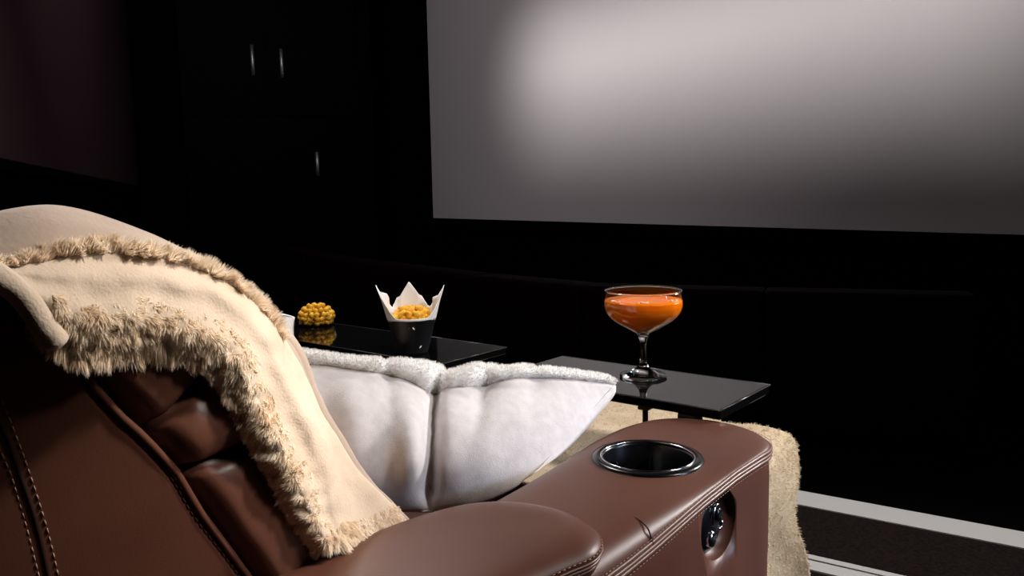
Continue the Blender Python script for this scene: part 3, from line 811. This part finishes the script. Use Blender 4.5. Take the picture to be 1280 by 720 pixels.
slab('trim_2', d2-.022, d2, FL, FL+.004, M_edge)
slab('trim_3', d2-.075, d2-.030, FL, FL+.004, M_edge)

# big screen: fabric in a black frame, standing off the wall
scr = empty('projection_screen', W(P1), 'large pale projection screen on the front wall', 'screen')
SWd = 6.9
def wbox(p, ax, w0, w1, z0, z1, t0, t1, nn):
    a = [p + ax*w + nn*t for w, t in ((w0, t0), (w1, t0), (w1, t1), (w0, t1))]
    vs = [W(Vector((q.x, q.y, z))) for z in (z0, z1) for q in a]
    return vs, [(3, 2, 1, 0), (4, 5, 6, 7), (0, 1, 5, 4), (1, 2, 6, 5), (2, 3, 7, 6), (3, 0, 4, 7)]
topz = rayd(531, -14, 7.5).z
v, f = wbox(P1, dw, 0, SWd, P1.z, topz, -.03, 0, nw); mesh('screen_surface', v, f, M_screen, scr, smooth=False)
mb = MB()
for (a, b, z0, z1) in ((-.06, SWd+.06, P1.z-.07, P1.z), (-.06, SWd+.06, topz, topz+.07), (-.06, 0, P1.z, topz), (SWd, SWd+.06, P1.z, topz)): mb.add(*wbox(P1, dw, a, b, z0, z1, -.05, .01, nw))
mb.build('frame', M_wall, scr, smooth=False)
# plum acoustic panel on the left wall
ap = empty('acoustic_panel', W(PA), 'dark plum fabric wall panel on the left wall', 'wall panel')
v, f = wbox(PA, dl, 0, 7.2, PA.z, ZC-.12, -.05, 0, nl); mesh('fabric', v, f, M_panel, ap, smooth=False)
mb = MB(); mb.add(*wbox(PA, dl, -.03, 7.23, PA.z-.03, PA.z, -.055, .006, nl)); mb.add(*wbox(PA, dl, -.03, 0, PA.z, ZC-.12, -.055, .006, nl)); mb.build('frame', M_wall, ap, smooth=False)
# black cabinet in the alcove with steel bar handles
A0 = rayd(235, 240, 6.5); A1 = rayd(470, 240, 6.9); dc = (A1-A0); dc.z = 0; LC = dc.length; dc.normalize(); nc = Vector((dc.y, -dc.x, 0)); nc = nc if nc.dot(-A0) > 0 else -nc
cab = empty('cabinet', W(Vector((A0.x, A0.y, LOWF))), 'tall black cabinet with slim steel handles in the dark alcove', 'cabinet')
A0.z = 0
v, f = wbox(A0, dc, 0, LC, LOWF, ZC-.15, -.45, 0, nc); mesh('body', v, f, M_cab, cab, smooth=False)
def onface(x, y, t=.03):
    r = ray(x, y); s = (A0 + nc*t).dot(nc)/r.dot(nc); return r*s
h1t, h1b = onface(314.5, 56), onface(315, 94); h2t, h2b = onface(351, 61), onface(351, 97); h3t, h3b = onface(396, 190), onface(397, 220)
sx = lambda p: (p-A0).dot(dc)
m12 = (sx(h1t)+sx(h2t))/2; split = (h2b.z+h3t.z)/2
def door(w0, w1, z0, z1, ht, hb):
    v, f = wbox(A0, dc, w0+.008, w1-.008, z0, z1, .001, .02, nc); d = mesh('door', v, f, M_cab, cab, smooth=False)
    if ht is not None:
        hb2 = Vector((ht.x, ht.y, hb.z)); mb = MB(); mb.add(*tube([W(ht), W((ht+hb2)/2), W(hb2)], .013*1.3, 12))
        for q in (.12, .88):
            p = ht.lerp(hb2, q); mb.add(*tube([W(p), W(p - nc*.03)], .008, 8))
        mb.build('handle', M_handle, d)['label'] = 'steel bar handle'
door(.0, m12, split, ZC-.2, h1t, h1b); door(m12, LC*.93, split, ZC-.2, h2t, h2b)
s3 = sx(h3t); door(0, s3+.1, LOWF+.1, split-.02, h3t, h3b); door(s3+.1, LC, LOWF+.1, split-.02, None, None)

# front row of dark seats following a gentle curve
rowpts = [(350, 309), (410, 322), (460, 329), (530, 337), (600, 346), (680, 354), (760, 360), (865, 363), (1000, 365), (1110, 367), (1227, 370)]
zt = -.375
arc = spline([tuple(rayz(x, y, zt))[:2] for x, y in rowpts], 8)
d = [0]
for a, b in zip(arc, arc[1:]): d.append(d[-1] + math.dist(a, b))
def at(s):
    for i in range(len(d)-1):
        if d[i+1] >= s: t = (s-d[i])/(d[i+1]-d[i]); return Vector((arc[i][0] + (arc[i+1][0]-arc[i][0])*t, arc[i][1] + (arc[i+1][1]-arc[i][1])*t, 0))
    return Vector((*arc[-1], 0))
NS = max(4, round(d[-1]/.72)); wS = d[-1]/NS
for i in range(NS):
    a, b = at(i*wS), at((i+1)*wS); t = (b-a).normalized(); nn = Vector((-t.y, t.x, 0)); nn = nn if nn.y > 0 else -nn
    c = (a+b)/2; hw = (b-a).length/2 - .0015
    root = empty('theater_seat', W(Vector((c.x, c.y, LOWF))), 'dark maroon leather theater seat seen from behind in the unlit front row', 'seat', 'maroon seats in the front row')
    Z = Vector((0, 0, 1))
    def part(nm, off, hx, hy, z0, z1, r):
        cc = c + nn*off; cc = Vector((cc.x, cc.y, (z0+z1)/2)); mesh(nm, *rbox(W(cc), t, nn, Z, hx*S, hy*S, (z1-z0)/2*S, r*S, 4), M_maroon, root)
    part('backrest', .08, hw, .08, LOWF+.12, zt, .02)
    part('seat', .46, hw-.09, .28, LOWF+.12, LOWF+.40, .05)
    for sgn in (-1, 1):
        cc0 = c; c = c + t*sgn*(hw-.04); part('armrest', .44, .04, .27, LOWF+.12, LOWF+.52, .025); c = cc0
    part('base', .35, hw-.02, .3, LOWF, LOWF+.12, .01)

# ------------------------------------------------------------------ light
def aim(o, to): o.rotation_euler = (Vector(to)-o.location).to_track_quat('-Z', 'Y').to_euler()
def area(name, loc, to, power, sx, sy, col=(1, 1, 1), spread=180):
    l = bpy.data.lights.new(name, 'AREA'); l.energy = power; l.shape = 'RECTANGLE'; l.size = sx; l.size_y = sy; l.color = col; l.spread = math.radians(spread)
    o = bpy.data.objects.new(name, l); C.objects.link(o); o.location = loc; aim(o, to); return o
def spot(name, loc, to, power, ang, blend, size, col=(1, 1, 1)):
    l = bpy.data.lights.new(name, 'SPOT'); l.energy = power; l.spot_size = math.radians(ang); l.spot_blend = blend; l.shadow_soft_size = size; l.color = col
    o = bpy.data.objects.new(name, l); C.objects.link(o); o.location = loc; aim(o, to); return o
spot('key_right', D(1.0, -1.05, 1.0), D(.80, .5, -.24), 108, 38, 1, .12, (1, .95, .90))
area('key_front_left', D(1.15, 1.5, 1.2), D(.5, .5, -.2), 24, .30, .30, (1, .95, .92))
spot('side_fill', D(1.15, -1.2, .15), D(.76, .3, -.38), 110, 22, 1, .2, (.50, .66, 1))
spot('step_fill', D(2.1, -.1, 1.9), D(1.95, .3, FL), 160, 40, .8, .05, (1, .97, .95))  # added light from above so the white step edges read bright
# an added, unseen strip light washes the screen with a horizontal band of light
pc = P1 + dw*3.35; pc.z = .88; pp = pc + nw*2.1; pp.z = 1.85
l_ = area('screen_fill_strip', W(pp), W(pc), 8.0, 4.3, .06, (1, .955, .955), 36)
zz = -(W(pc)-W(pp)).normalized(); l_.rotation_euler = Matrix((dw, zz.cross(dw), zz)).transposed().to_euler()
area('key_forward_right', (2.0, 1.8, 1.6), D(.66, .36, -.27), 4.6, .45, .45, (1, .95, .93), 50)
spot('cushion_fill', D(.80, -.45, .55), D(.285, .43, -.145), 55, 12, 1, .08, (1, .93, .85))  # narrow light added to lift the back cushion
spot('snack_fill', D(.35, .35, 1.35), D(.90, 1.05, -.22), 60, 24, 1, .08, (1, .96, .92))  # extra light added to brighten the cone and nut bowl
spot('glass_fill', D(.45, -.2, .75), D(.90, .52, -.17), 14, 12, 1, .06, (1, .97, .93))  # small light added to make the cocktail brighter
area('panel_wash', W(Vector((-1.2, 2.6, 2.0))), W(PB*.4+PA*.6+Vector((0, 0, .9))), 38, .4, .4, (1, .90, .94))
spot('key_blanket', D(1.05, -.50, 1.25), D(.285, .44, -.065), 250, 14.5, 1, .08, (1, .95, .88))
area('cabinet_wash', W(Vector((-1.6, 3.6, 1.9))), W(A0+dc*LC*.6+Vector((0, 0, 1.0))), 5, .25, .25)

w = bpy.data.worlds.new('room_dark'); bpy.context.scene.world = w; w.use_nodes = True
w.node_tree.nodes['Background'].inputs[0].default_value = (0, 0, 0, 1)
vs_ = bpy.context.scene.view_settings; vs_.view_transform = 'Standard'; vs_.look = 'None'; vs_.gamma = 1; vs_.exposure = 0; vs_.use_curve_mapping = False
